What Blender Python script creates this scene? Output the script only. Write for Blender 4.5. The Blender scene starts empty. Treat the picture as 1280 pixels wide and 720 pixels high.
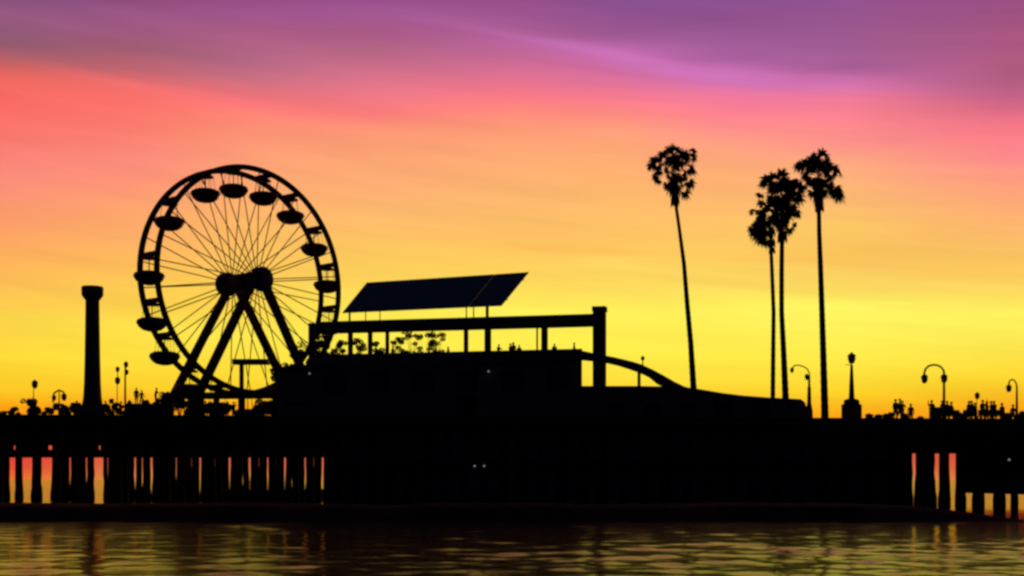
import bpy, math, random
import numpy as np
from mathutils import Vector, Matrix, Quaternion
random.seed(7)
SC = bpy.context.scene
COL = SC.collection
F = 1680.0      # focal length in pixels of the 1280 px wide frame
CH = 2.2        # camera height over the water
R = math.radians

def at(px, py, D):
    return Vector(((px-640)/F*D, D, CH+(600-py)/F*D))
def depth(px, D0, s):
    return D0/(1+s*(px-640)/F)
def zat(py, D):
    return CH+(600-py)/F*D

# ------------------------------------------------------------------ materials
def lin(h):
    h = h.lstrip('#'); o = []
    for i in (0, 2, 4):
        c = int(h[i:i+2], 16)/255
        o.append(c/12.92 if c <= .04045 else ((c+.055)/1.055)**2.4)
    return tuple(o)
def mat(name, c1, c2=None, rough=.7, metal=0, scale=3.0, bump=.0, stretch=(1, 1, 1), spec=.3, emit=None, kind='noise'):
    m = bpy.data.materials.new(name); m.use_nodes = True
    nt = m.node_tree; n = nt.nodes; l = nt.links
    b = n['Principled BSDF']
    b.inputs['Roughness'].default_value = rough
    b.inputs['Metallic'].default_value = metal
    b.inputs['Specular IOR Level'].default_value = spec
    c2 = c2 or tuple(x*.6 for x in c1)
    tc = n.new('ShaderNodeTexCoord'); mp = n.new('ShaderNodeMapping')
    mp.inputs['Scale'].default_value = stretch
    l.new(tc.outputs['Object'], mp.inputs[0])
    if kind == 'wood':
        t = n.new('ShaderNodeTexWave'); t.inputs['Scale'].default_value = scale
        t.inputs['Distortion'].default_value = 6; t.inputs['Detail'].default_value = 4; t.inputs['Detail Scale'].default_value = 2
        fac = t.outputs['Fac']
    else:
        t = n.new('ShaderNodeTexNoise'); t.inputs['Scale'].default_value = scale; t.inputs['Detail'].default_value = 6
        fac = t.outputs['Fac']
    l.new(mp.outputs[0], t.inputs['Vector'])
    r = n.new('ShaderNodeValToRGB')
    r.color_ramp.elements[0].position = .3; r.color_ramp.elements[0].color = (*c2, 1)
    r.color_ramp.elements[1].position = .7; r.color_ramp.elements[1].color = (*c1, 1)
    l.new(fac, r.inputs[0]); l.new(r.outputs[0], b.inputs['Base Color'])
    if bump:
        bp = n.new('ShaderNodeBump'); bp.inputs['Strength'].default_value = bump; bp.inputs['Distance'].default_value = .03
        l.new(fac, bp.inputs['Height']); l.new(bp.outputs[0], b.inputs['Normal'])
    if emit:
        b.inputs['Emission Color'].default_value = (*emit[0], 1); b.inputs['Emission Strength'].default_value = emit[1]
    return m
M = dict(
    timber=mat('weathered_timber', (.10, .07, .05), (.04, .03, .022), kind='wood', scale=1.2, bump=.4, rough=.9, stretch=(1, 1, .2)),
    deck=mat('deck_planks', (.16, .12, .09), (.09, .07, .05), kind='wood', scale=2, bump=.3, rough=.85),
    concrete=mat('stained_concrete', (.22, .21, .2), (.12, .11, .1), scale=.8, bump=.3, rough=.9),
    wall=mat('painted_boards', (.3, .22, .18), (.2, .14, .11), scale=.6, bump=.15, rough=.8),
    steel=mat('painted_steel', (.12, .03, .03), (.07, .02, .02), rough=.5, scale=4),
    blue=mat('blue_paint', (.05, .08, .2), (.03, .05, .14), rough=.5, scale=4),
    iron=mat('cast_iron', (.05, .05, .05), (.03, .03, .03), rough=.55, scale=8),
    gond=mat('gondola_shell', (.25, .04, .03), (.18, .03, .02), rough=.45, scale=2),
    glass=mat('dark_glass', (.02, .025, .03), rough=.08, spec=.5),
    milk=mat('milk_glass', (.5, .48, .42), (.4, .38, .33), rough=.3),
    panel=mat('solar_cells', (.15, .24, .34), (.09, .15, .23), rough=.25, spec=.5, scale=5),
    alu=mat('aluminium_frame', (.55, .55, .56), (.45, .45, .46), rough=.4, metal=.6, scale=6),
    leaf=mat('palm_leaf', (.05, .08, .025), (.09, .07, .03), rough=.6, scale=2),
    bush=mat('shrub_leaf', (.05, .08, .03), (.03, .05, .02), rough=.65, scale=3),
    bark=mat('palm_bark', (.2, .13, .085), (.09, .06, .04), kind='wood', scale=3, bump=.6, rough=.95, stretch=(.2, .2, 2)),
    twig=mat('woody_stem', (.1, .07, .045), rough=.9, scale=6),
    skin=mat('skin', (.4, .22, .15), (.35, .19, .12), rough=.6),
    hair=mat('hair', (.03, .02, .015), rough=.7, scale=20),
    denim=mat('denim', (.04, .06, .12), (.03, .045, .09), rough=.9, scale=20),
    cloth1=mat('dark_cotton', (.06, .05, .07), rough=.9, scale=12),
    cloth2=mat('grey_cotton', (.22, .2, .2), (.17, .16, .16), rough=.9, scale=12),
    cloth3=mat('red_cotton', (.25, .04, .04), rough=.9, scale=12),
    spoke=mat('spoke_paint', (.5, .12, .04), rough=.4),  # plain orange-red paint on the spokes, nothing on them glows
    bulb=mat('lit_bulb', (.8, .8, .8), emit=((.75, .85, 1), .25), rough=.3),
    pot=mat('clay_pot', (.3, .13, .07), rough=.85, scale=6),
)

# ------------------------------------------------------------------ mesh kit
class MB:
    def __init__(s): s.v = []; s.f = []; s.m = []
    def add(s, vs, fs, mi=0):
        o = len(s.v); s.v += [Vector(v) for v in vs]; s.f += [tuple(i+o for i in f) for f in fs]; s.m += [mi]*len(fs)
        return s
    def hexa(s, p, mi=0):   # 4 bottom, 4 top
        return s.add(p, [(3, 2, 1, 0), (4, 5, 6, 7), (0, 1, 5, 4), (1, 2, 6, 5), (2, 3, 7, 6), (3, 0, 4, 7)], mi)
    def box(s, a, b, mi=0):
        x0, y0, z0 = a; x1, y1, z1 = b
        return s.hexa([(x0, y0, z0), (x1, y0, z0), (x1, y1, z0), (x0, y1, z0), (x0, y0, z1), (x1, y0, z1), (x1, y1, z1), (x0, y1, z1)], mi)
    def beam(s, a, b, w, h=None, up=Vector((0, 0, 1))):
        h = h or w; a = Vector(a); b = Vector(b); d = (b-a).normalized()
        if abs(d.dot(up)) > .98: up = Vector((0, 1, 0))
        x = d.cross(up).normalized(); y = x.cross(d).normalized()
        q = [(-1, -1), (1, -1), (1, 1), (-1, 1)]
        return s.hexa([a+x*(i*w/2)+y*(j*h/2) for i, j in q]+[b+x*(i*w/2)+y*(j*h/2) for i, j in q])
    def tube(s, pts, rad, n=8, cap=True):
        pts = [Vector(p) for p in pts]
        if not hasattr(rad, '__len__'): rad = [rad]*len(pts)
        o = len(s.v); ref = None
        for i, p in enumerate(pts):
            d = (pts[min(i+1, len(pts)-1)]-pts[max(i-1, 0)]).normalized()
            if ref is None: ref = d.orthogonal().normalized()
            ref = (ref-d*ref.dot(d)).normalized(); q = d.cross(ref)
            for k in range(n):
                a = 2*math.pi*k/n
                s.v.append(p+(ref*math.cos(a)+q*math.sin(a))*rad[i])
        for i in range(len(pts)-1):
            for k in range(n):
                s.f.append((o+i*n+k, o+i*n+(k+1) % n, o+(i+1)*n+(k+1) % n, o+(i+1)*n+k)); s.m.append(0)
        if cap:
            s.f.append(tuple(o+k for k in reversed(range(n)))); s.f.append(tuple(o+(len(pts)-1)*n+k for k in range(n))); s.m += [0, 0]
        return s
    def lathe(s, c, prof, n=14, axis=None):  # prof: (r,z)
        c = Vector(c); ax = (axis or Vector((0, 0, 1))).normalized()
        x = ax.orthogonal().normalized(); y = ax.cross(x); o = len(s.v)
        for r, z in prof:
            for k in range(n):
                a = 2*math.pi*k/n
                s.v.append(c+ax*z+(x*math.cos(a)+y*math.sin(a))*max(r, .002))
        for i in range(len(prof)-1):
            for k in range(n):
                s.f.append((o+i*n+k, o+i*n+(k+1) % n, o+(i+1)*n+(k+1) % n, o+(i+1)*n+k)); s.m.append(0)
        s.f.append(tuple(o+k for k in reversed(range(n)))); s.f.append(tuple(o+(len(prof)-1)*n+k for k in range(n))); s.m += [0, 0]
        return s
    def prism(s, poly, ext):
        ext = Vector(ext); poly = [Vector(p) for p in poly]; n = len(poly)
        s.add(poly+[p+ext for p in poly], [tuple(reversed(range(n))), tuple(range(n, 2*n))]+[(k, (k+1) % n, n+(k+1) % n, n+k) for k in range(n)])
        return s

def mesh_of(name, mb, mats, origin=Vector((0, 0, 0)), smooth=False):
    me = bpy.data.meshes.new(name)
    me.from_pydata([tuple(v-origin) for v in mb.v], [], mb.f)
    for m in (mats if isinstance(mats, (list, tuple)) else [mats]): me.materials.append(m)
    if len(me.materials) > 1: me.polygons.foreach_set('material_index', mb.m)
    if smooth: me.polygons.foreach_set('use_smooth', [True]*len(me.polygons))
    me.update()
    return me
def wloc(o):
    v = Vector((0, 0, 0))
    while o is not None: v += o.location; o = o.parent
    return v
def part(name, mb, m, parent, smooth=False, label=None):
    o = bpy.data.objects.new(name, mesh_of(name, mb, m, wloc(parent), smooth))
    COL.objects.link(o); o.parent = parent
    if label: o['label'] = label
    return o
def tag(o, label, cat, group=None):
    o['label'] = label; o['category'] = cat
    if group: o['group'] = group
    return o
def thing(name, loc, label, cat, group=None):
    o = bpy.data.objects.new(name, None); o.location = loc; o.empty_display_size = .3
    COL.objects.link(o); return tag(o, label, cat, group)
def single(name, mb, m, loc, label, cat, group=None, smooth=False):
    o = bpy.data.objects.new(name, mesh_of(name, mb, m, Vector(loc), smooth)); o.location = loc
    COL.objects.link(o); return tag(o, label, cat, group)
def struct(name, me, kind='structure'):
    o = bpy.data.objects.new(name, me); COL.objects.link(o); o['kind'] = kind; return o
def dup(root, loc, rz=0, label=None):
    r = root.copy(); COL.objects.link(r); r.location = loc; r.rotation_euler = (0, 0, rz)
    if label: r['label'] = label
    for ch in list(root.children):
        c = ch.copy(); COL.objects.link(c); c.parent = r
        for g in list(ch.children):
            d = g.copy(); COL.objects.link(d); d.parent = c
    return r

# ------------------------------------------------------------------ water
def spaced(segs):
    out = [segs[0][0]]
    for a, b, st, g in segs:
        x = a
        while x < b-1e-6:
            x = min(x+st, b); out.append(x); st *= g
    return out
ys = spaced([(10, 20, 1, 1), (20, 76, .2, 1), (76, 170, .8, 1.0), (170, 25000, 1.5, 1.12)])
xp = spaced([(0, 46, .3, 1), (46, 30000, .5, 1.2)])
xs = [-x for x in reversed(xp[1:])]+xp
ys = [-30000, -3000, -300, -30]+ys
X, Y = np.meshgrid(np.array(xs), np.array(ys))
rng = np.random.default_rng(3)
Z = np.zeros_like(X)
for i in range(46):
    L = 10**rng.uniform(math.log10(.6), math.log10(3.6)); th = rng.normal(1.45, .95)
    k = 2*math.pi/L; a = .0015*L**.8
    ph = k*(X*math.cos(th)+Y*math.sin(th))+rng.uniform(0, 6.28)
    Z += a*(np.sin(ph)+.25*np.sin(2*ph+.6))
env = (.55+.45*np.sin(X*.11+1.3*np.sin(Y*.07))*np.sin(Y*.16+X*.03+1))
Z *= (.5+.8*env)*np.clip(1.25-(Y-28)/60, .35, 1.3)
fade = np.clip((260-Y)/140, 0, 1)*np.clip((np.abs(Y)<400), 0, 1)*np.clip((70-np.abs(X))/20, 0, 1)
Z *= fade
nx, ny = len(xs), len(ys)
me = bpy.data.meshes.new('sea')
V = np.stack([X.ravel(), Y.ravel(), Z.ravel()], 1)
idx = np.arange(nx*ny).reshape(ny, nx)
Q = np.stack([idx[:-1, :-1], idx[:-1, 1:], idx[1:, 1:], idx[1:, :-1]], -1).reshape(-1, 4)
me.vertices.add(len(V)); me.vertices.foreach_set('co', V.ravel())
me.loops.add(Q.size); me.loops.foreach_set('vertex_index', Q.ravel())
me.polygons.add(len(Q)); me.polygons.foreach_set('loop_start', np.arange(0, Q.size, 4)); me.polygons.foreach_set('loop_total', np.full(len(Q), 4))
me.polygons.foreach_set('use_smooth', np.ones(len(Q), bool)); me.update(calc_edges=True)
wm = bpy.data.materials.new('sea_water'); wm.use_nodes = True
nt = wm.node_tree; n = nt.nodes; l = nt.links; b = n['Principled BSDF']
b.inputs['Base Color'].default_value = (.010, .007, .002, 1); b.inputs['Roughness'].default_value = .12; b.inputs['IOR'].default_value = 1.33; b.inputs['Specular IOR Level'].default_value = .03; b.inputs['Specular Tint'].default_value = (1, .80, .55, 1)
g = n.new('ShaderNodeNewGeometry'); mp = n.new('ShaderNodeMapping'); mp.inputs['Scale'].default_value = (.7, 1.5, 1)
l.new(g.outputs['Position'], mp.inputs[0])
t = n.new('ShaderNodeTexNoise'); t.inputs['Scale'].default_value = 1.6; t.inputs['Detail'].default_value = 5; l.new(mp.outputs[0], t.inputs['Vector'])
bp = n.new('ShaderNodeBump'); bp.inputs['Distance'].default_value = .06; sp_ = n.new('ShaderNodeSeparateXYZ'); l.new(g.outputs['Position'], sp_.inputs[0]); mr = n.new('ShaderNodeMapRange'); l.new(sp_.outputs[1], mr.inputs[0]); mr.inputs[1].default_value = 60; mr.inputs[2].default_value = 200; mr.inputs[3].default_value = .09; mr.inputs[4].default_value = .9; l.new(mr.outputs[0], bp.inputs['Strength'])
l.new(t.outputs['Fac'], bp.inputs['Height']); l.new(bp.outputs[0], b.inputs['Normal'])
me.materials.append(wm); struct('sea', me)

# ------------------------------------------------------------------ sand bar in front of the pier, seabed
sm = mat('wet_sand', (.045, .035, .028), (.025, .02, .017), scale=1.5, bump=.3, rough=.95, spec=.05)
sb = MB(); cols = []
us = np.linspace(-90, 29.5, 150)
prof = [(-2.6, -.35), (-1.2, -.08), (0, .10), (.9, .40), (1.8, .66), (2.9, .80), (4.2, .85), (9, .82), (22, .55), (38, .1), (46, -.4)]
for u in us:
    end = min(1, max(0, (29-u)/7))**.7 if u > 22 else 1
    w = .35*math.sin(u*.21)+.22*math.sin(u*.53+1)
    y0 = 71.5-.9*math.exp(-((u+2)/16)**2)*2.2+w*1.5+.3*math.sin(u*1.3)+.2*math.sin(u*2.9+1)
    hh = (1+.05*math.sin(u*.4+2)+.03*math.sin(u*1.1))*end
    cols.append([(u, y0+dy*(.35+.65*end), (z*hh if z > 0 else z)-(1-end)*.35) for dy, z in prof])
k = len(prof)
sb.add([p for c in cols for p in c], [(i*k+j, i*k+j+1, (i+1)*k+j+1, (i+1)*k+j)[::-1] for i in range(len(cols)-1) for j in range(k-1)])
struct('sand', mesh_of('sand', sb, sm, smooth=True))
bd = MB().box((-30000, -30000, -3.2), (30000, 30000, -3)); struct('seabed', mesh_of('seabed', bd, sm))

# ------------------------------------------------------------------ pier frame
S = .3866; PD = 126.2
pu = Vector((1, -S, 0)).normalized(); pv = Vector((S, 1, 0)).normalized()
def pf(px, off=0):      # point on the pier's front line seen at px, pushed back by off metres
    D = depth(px, PD, S); return Vector(((px-640)/F*D, D, 0))+pv*off
def pfd(px, off):       # point at px on the line parallel to the front, off metres behind it
    D = depth(px, PD+off/pv.y, S); return Vector(((px-640)/F*D, D, 0))
def deckz(p):
    q = p-pv*((p-Vector((0, PD, 0))).dot(pv)); return 7.0+(41.9-q.x)*.0224
def z_(p, z): return Vector((p.x, p.y, z))
def on_deck(px, D):
    p = Vector(((px-640)/F*D, D, 0)); return z_(p, deckz(p))
WID = 32
pier = thing('pier', z_(pf(640), 0), 'long dark wooden pier on many pilings over the water', 'pier')
A0, A1 = pf(640)-pu*150, pf(640)+pu*90
def sl(a, b, v0, v1, za0, za1, zb0, zb1):
    return [z_(a+pv*v0, za0), z_(b+pv*v0, zb0), z_(b+pv*v1, zb0), z_(a+pv*v1, za0), z_(a+pv*v0, za1), z_(b+pv*v0, zb1), z_(b+pv*v1, zb1), z_(a+pv*v1, za1)]
dk = MB(); dk.hexa(sl(A0, A1, -.15, WID, deckz(A0)-.45, deckz(A0), deckz(A1)-.45, deckz(A1)))
part('deck', dk, M['deck'], pier)
kb = MB(); kb.hexa(sl(A0, A1, -.2, .1, deckz(A0)+.003, deckz(A0)+.22, deckz(A1)+.003, deckz(A1)+.22)); part('kerb_beam', kb, M['timber'], pier)
bk = MB(); cols = []
for i in range(60):
    t = i/59; px = 150+270*t; p = pf(px, 24+4*math.sin(i*.5)*.3); e = math.sin(math.pi*t)**.25 if 0 < t < 1 else 0
    cols.append([p+pv*d+Vector((0, 0, z*e*(1+.12*math.sin(i*.9)+.08*math.sin(i*2.3)) - (1-e)*.5)) for d, z in ((-5, -.6), (-3, .2), (-1.5, .75), (0, 1.08), (2, 1.0), (5, .3), (8, -.6))])
bk.add([p for c in cols for p in c], [(i*7+j, (i+1)*7+j, (i+1)*7+j+1, i*7+j+1) for i in range(59) for j in range(6)])
struct('sand_bank', mesh_of('sand_bank', bk, sm, smooth=True))
# boarded fascia: a tall upper girder, a low bearer, and packing between them with three gaps
hd = depth(0, PD, S)
def fascia(px0, px1, y0, y1, v0=.05, v1=.5, top=False):
    a, b_ = pf(px0), pf(px1)
    return sl(a, b_, v0, v1, zat(y1, a.y), deckz(a)-.452 if top else zat(y0, a.y), zat(y1, b_.y), deckz(b_)-.452 if top else zat(y0, b_.y))
for a, b_, yy in ((-520, 415, 554), (1128, 1700, 560)): part('girder', MB().hexa(fascia(a, b_, 0, yy, top=True)), M['timber'], pier)
lb = MB(); lb.hexa(fascia(-520, 415, 562, 572)); part('bearer', lb, M['timber'], pier)
lb = MB(); lb.hexa(fascia(1128, 1700, 562.5, 567)); part('bearer', lb, M['timber'], pier)
pk = MB(); xx = [-520, 14, 18.5, 57.5, 64, 120.5, 124.5, 415]
for a, b_ in zip(xx[::2], xx[1::2]): part('packing', MB().hexa(fascia(a, b_, 554.1, 561.9, .1, .45)), M['timber'], pier)
for a, b_ in zip(xx[1:-1:2], xx[2:-1:2]): part('packing', MB().hexa(fascia(a, b_, 554.1, 557, .1, .45)), M['timber'], pier)
part('packing', MB().hexa(fascia(1128, 1700, 560.1, 562.4, .1, .45)), M['timber'], pier)
gaps_l = [(x-0, y) if y < 70 or y == 129 else ((x+y)/2-(y-x)*.2, (x+y)/2+(y-x)*.2) for x, y in [(-60, -52), (-30, -22), (12, 19), (28, 40), (52, 65), (85, 90), (106.5, 110), (118, 129), (134, 136), (166, 172), (177.5, 179), (187, 192), (196.5, 197.5), (219, 221.5),
          (247, 253.5), (284, 290), (309, 315.5), (332, 337.5), (353.5, 359), (379, 384), (401.5, 403.5)]]
pil = []
for i in range(len(gaps_l)-1):
    a, b_ = gaps_l[i][1], gaps_l[i+1][0]; w = b_-a
    nn = max(1, round(w/9)); st = w/nn
    for j in range(nn): pil.append((a+st*(j+.5), st*.5+(.25 if nn > 1 else 0), 0 if nn == 1 else (.4+2.2*((i+j) % 3))))
for c, hw in [(409, 5), (1128, 2.8), (1136, 4.9), (1151, 6.3), (1161.5, 7), (1180.5, 6.5), (1200.3, 5.8), (1222.5, 6.5), (1249.5, 6.5), (1269, 4), (1300, 6), (1345, 6), (1150, 4), (1204, 1)][:12]: pil.append((c, hw, .6))
for c, hw, v in pil:
    p = pfd(c, v); r = hw*p.y/F; q = p+pu*random.uniform(-.07, .07); jt = lambda: pu*random.uniform(-.035, .035)
    z1 = deckz(p)-.46
    mb = MB().tube([z_(q, -2.5), z_(q, .7), z_(q+jt(), 1.3), z_(q+jt(), 2.0), z_(p+jt(), 2.8), z_(p+jt(), 3.7), z_(p, z1)], [r*1.3, r*1.22, r*1.08, r*random.uniform(.96, 1.06), r*random.uniform(.95, 1.04), r*.97, r*.95], 10)
    part('piling', mb, M['timber'], pier, True)
# cross braces in the bays behind the pilings, rows of rear pilings standing behind the front ones
br = MB()
a, b_ = pf(1196, .8), pf(1420, .8)
br.hexa(sl(a, b_, 0, .25, zat(616, a.y), zat(565, a.y), zat(622, b_.y), zat(565, b_.y)))
part('landing_boards', br, M['timber'], pier)

# ------------------------------------------------------------------ sea wall under the middle of the pier
a, b_ = pf(405, .9), pf(1129, .9)
sw = thing('sea_wall', z_((a+b_)/2, 0), 'black seawall closing off the middle of the pier below the pavilion', 'wall')
w = MB(); w.hexa(sl(a, b_, 0, 1.2, -2.8, deckz(a)-.46, -2.8, deckz(b_)-.46)); part('wall', w, M['concrete'], sw)
for i in range(28):
    p = a.lerp(b_, (i+.5)/28); rb = MB()
    rb.tube([z_(p-pv*.45, -2.5), z_(p-pv*.4, deckz(p)-.47)], [.36, .3], 10); part('pile', rb, M['timber'], sw, True)
wl = MB(); wl.hexa(sl(a, b_, -.9, -.62, 3.6, 4.0, 3.6, 4.0)); part('waler', wl, M['timber'], sw)

# ------------------------------------------------------------------ pavilion
BS = .238
bu = Vector((1, -BS, 0)).normalized(); bv = Vector((BS, 1, 0)).normalized()
def bp_(px, D0=132, v=0):
    D = depth(px, D0, BS); return Vector(((px-640)/F*D, D, 0))+bv*v
def bback(px, v, D0=132):   # point seen at px on the line v behind the front
    D = depth(px, D0+v/bv.y, BS); return Vector(((px-640)/F*D, D, 0))
def slab(pa, pb, v0, v1, z0, z1):
    return [z_(pa+bv*v0, z0), z_(pb+bv*v0, z0), z_(pb+bv*v1, z0), z_(pa+bv*v1, z0), z_(pa+bv*v0, z1), z_(pb+bv*v0, z1), z_(pb+bv*v1, z1), z_(pa+bv*v1, z1)]
L, Rr = bp_(392), bp_(727.5)
gz = 7.6
pav = thing('pavilion', z_((L+Rr)/2, gz), 'big dark two-storey pavilion with a roof terrace beside the ferris wheel', 'building')
def trap(v0, v1, z0, z1, ins=0):
    e = Vector((.052, 1, 0)).normalized()/bv.y*1.0; pr = [L+bv*v0, Rr-bu*ins+e*v0, Rr-bu*ins+e*v1, L+bv*v1]
    return [z_(p, z0) for p in pr]+[z_(p, z1) for p in pr]
w = MB(); w.hexa(trap(0, 12, gz, 14.1)); part('wall', w, M['wall'], pav)
w = MB(); w.hexa(slab(L, Rr, -.12, .1, 14.1, 14.93)); w.hexa(trap(11.8, 12, 14.103, 14.9)); part('parapet', w, M['concrete'], pav)
w = MB(); w.hexa(slab(L-bu*.2, Rr+bu*.0, -.3, -.122, 13.7, 14.2)); part('cornice', w, M['concrete'], pav)
Lb, Rb = bp_(395), bp_(741)
w = MB(); w.hexa(slab(Lb, Rb, 0, .5, 17.08, 18.3)); part('roof_beam', w, M['concrete'], pav)
w = MB(); w.hexa(slab(Lb, Rb, .503, 5.2, 17.85, 18.26)); part('roof', w, M['concrete'], pav)
for px, wd in [(437, 5), (609, 7.5), (680, 7.5), (389, 8)]:
    p = bp_(px+.0); r = wd*p.y/F/2; w = MB(); w.hexa(slab(p-bu*r, p+bu*r, .03, .45, 14.93 if px > 392 else 8, 17.078 if px>392 else 18.2)); part('column', w, M['concrete'], pav)
for px, wd in [(462, 5), (483.5, 4), (582, 5), (671, 1.3)]:
    p = bback(px, 4.7); r = wd*p.y/F/2; w = MB(); w.hexa(slab(p-bu*r, p+bu*r, 0, .35, 14.103, 17.848)); part('column', w, M['concrete'], pav)
p0, p1 = bp_(741), bp_(755.5)
w = MB(); w.hexa(slab(p0, p1, -.1, 1.1, gz, 18.55)); part('tower_post', w, M['concrete'], pav)
w = MB(); w.hexa(slab(p0-bu*.06, p1+bu*.1, -.18, 1.18, 18.553, 19.0)); part('post_cap', w, M['concrete'], pav)
for k in range(6):
    c = L.lerp(Rr, (k+.5)/6)
    f = MB()
    for z0, z1 in ((11.0, 11.12), (12.9, 13.02)): f.hexa(slab(c-bu*1.1, c+bu*1.1, -.06, -.002, z0, z1))
    for d in (-1.1, -.05, 1.0): f.hexa(slab(c+bu*d, c+bu*(d+.1), -.05, -.002, 11.121, 12.899))
    fr = part('window', f, M['timber'], pav)
    gl = MB(); gl.hexa(slab(c-bu*.99, c+bu*.99, -.03, -.003, 11.125, 12.895)); part('pane', gl, M['glass'], fr)
d = MB(); c = L.lerp(Rr, .58); d.hexa(slab(c-bu*.9, c+bu*.9, -.05, -.002, gz+.6, gz+2.9)); dr = part('door', d, M['timber'], pav)
d = MB(); d.hexa(slab(c+bu*.08, c+bu*.16, -.12, -.052, gz+1.6, gz+1.9)); part('handle', d, M['iron'], dr)

# low hall with the sloping roof on the right of the post
prof = [(721, 484), (800, 484), (852, 485), (872, 487.5), (890, 490.5), (905, 493), (930, 496), (960, 498.3), (990, 499.8), (1001, 500.5), (1006, 504), (1009, 514)]
D0 = 130.5
top = [z_(bp_(px, D0), zat(py, bp_(px, D0).y)) for px, py in prof]
bot = [z_(t, gz-1) for t in (top[-1], top[0])]
hall = thing('low_hall', z_((top[0]+top[-1])/2, gz-.7), 'low dark hall with a roof sloping down to the right behind the palms', 'building')
part('wall', MB().prism(top+bot, bv*9), M['wall'], hall)
rf = MB()
for a, b_ in zip(top[:-1], top[1:]): rf.hexa([a-bv*.3+Vector((0, 0, .002)), b_-bv*.3+Vector((0, 0, .002)), b_+bv*9.2+Vector((0, 0, .002)), a+bv*9.2+Vector((0, 0, .002)),
                                              a-bv*.3+Vector((0, 0, .1)), b_-bv*.3+Vector((0, 0, .1)), b_+bv*9.2+Vector((0, 0, .1)), a+bv*9.2+Vector((0, 0, .1))])
part('roof', rf, M['concrete'], hall)
for k in range(5):
    c = bp_(770+45*k, D0); f = MB()
    f.hexa(slab(c-bu*.8, c+bu*.8, -.06, -.002, 8.3, 9.5)); fr = part('window', f, M['timber'], hall)
    part('pane', MB().hexa(slab(c-bu*.7, c+bu*.7, -.07, -.061, 8.4, 9.4)), M['glass'], fr)

# curved ramp from the terrace down to the hall roof
up_ = [(690, 437.5), (727, 438.2), (741, 441.2), (756, 444.2), (768, 446.5), (780, 449.3), (792, 452.3), (802, 455.5), (816, 462), (830, 469.5), (843, 477), (856, 483.3), (872, 487)]
lo_ = [(690, 446), (727, 448.5), (741, 450), (756, 452.3), (768, 455), (780, 458.8), (792, 463), (802, 467), (812, 472.5), (821, 480), (832, 484.4), (850, 487), (872, 490)]
D1 = 133.2
f3 = lambda px, py: z_(bp_(px, D1), zat(py, bp_(px, D1).y))
rp = thing('curved_ramp', f3(797, 484), 'dark curved ramp sweeping down from the terrace to the hall roof', 'ramp')
q = MB()
for i in range(len(up_)-1):
    q.prism([f3(*lo_[i]), f3(*lo_[i+1]), f3(*up_[i+1]), f3(*up_[i])], bv*2.2)
part('slab', q, M['concrete'], rp)
c = f3(797, 464); q = MB(); q.tube([c+bv*1.0+Vector((0, 0, .1)), z_(c+bv*1.0, zat(485, c.y))], .16, 8); part('post', q, M['steel'], rp)
c = f3(802, 455.8)+bv*.8; part('knobbed_post', MB().lathe(c, [(.07, -.1), (.05, .45), (.16, .55), (.2, .72), (.1, .9)], 8), M['iron'], rp)  # unlit knobbed post, added in place of a half-hidden person

# ------------------------------------------------------------------ solar array on the pergola roof
BLp, BRp = at(428, 391, 138), at(627, 382, 131.6)
TLp, TRp = at(458.5, 353.5, 142.2), at(661, 340.5, 135.6)
nrm = (BRp-BLp).cross(TLp-BLp).normalized()
sa = thing('solar_array', at(540, 400, 137), 'tilted row of blue-black solar panels raised above the terrace roof', 'solar panels')
def sp(u, v, h=0): return (BLp*(1-u)+BRp*u)*(1-v)+(TLp*(1-u)+TRp*u)*v+nrm*h
NP = 10
cuts = [i/NP for i in range(NP+1)]
for i in range(NP):
    u0, u1 = cuts[i]+.0012, cuts[i+1]-.0012
    if i == 7: u1 -= .0036
    fm = MB(); e = .004
    fm.hexa([sp(u0, 0, -.05), sp(u1, 0, -.05), sp(u1, 1, -.05), sp(u0, 1, -.05), sp(u0, 0, 0), sp(u1, 0, 0), sp(u1, 1, 0), sp(u0, 1, 0)])
    pn = part('panel', fm, M['panel'], sa)
    fr = MB()
    for (a, b_) in (((u0, 0), (u1, 0)), ((u0, 1), (u1, 1)), ((u0, .5), (u1, .5))): fr.beam(sp(*a, .02), sp(*b_, .02), .05, .03)
    for uu in (u0, u1): fr.beam(sp(uu, 0, .02), sp(uu, 1, .02), .035, .03)
    part('panel_frame', fr, M['alu'], pn)
for v in (.2, .8): part('rail', MB().beam(sp(0, v, -.11), sp(1, v, -.11), .1, .1), M['iron'], sa)
for px, wd in ((437, 2.4), (457, 1.2), (475, 1.2), (583, 1.5), (592, 1.5), (609, 4)):
    p = bback(px, 1.2); 
    part('leg', MB().tube([z_(p, 18.262), z_(p, zat(391.5-9*(px-428)/199, p.y))], wd*p.y/F/2, 8), M['iron'], sa)
for uu in (.1, .35, .6, .9):
    part('strut', MB().beam(sp(uu, .8, -.12), z_(sp(uu, .45), 18.262), .06), M['iron'], sa) if False else None
part('base_frame', MB().beam(z_(bback(430, 1.2), 18.30), z_(bback(612, 1.2), 18.30), .1, .07), M['iron'], sa)

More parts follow.
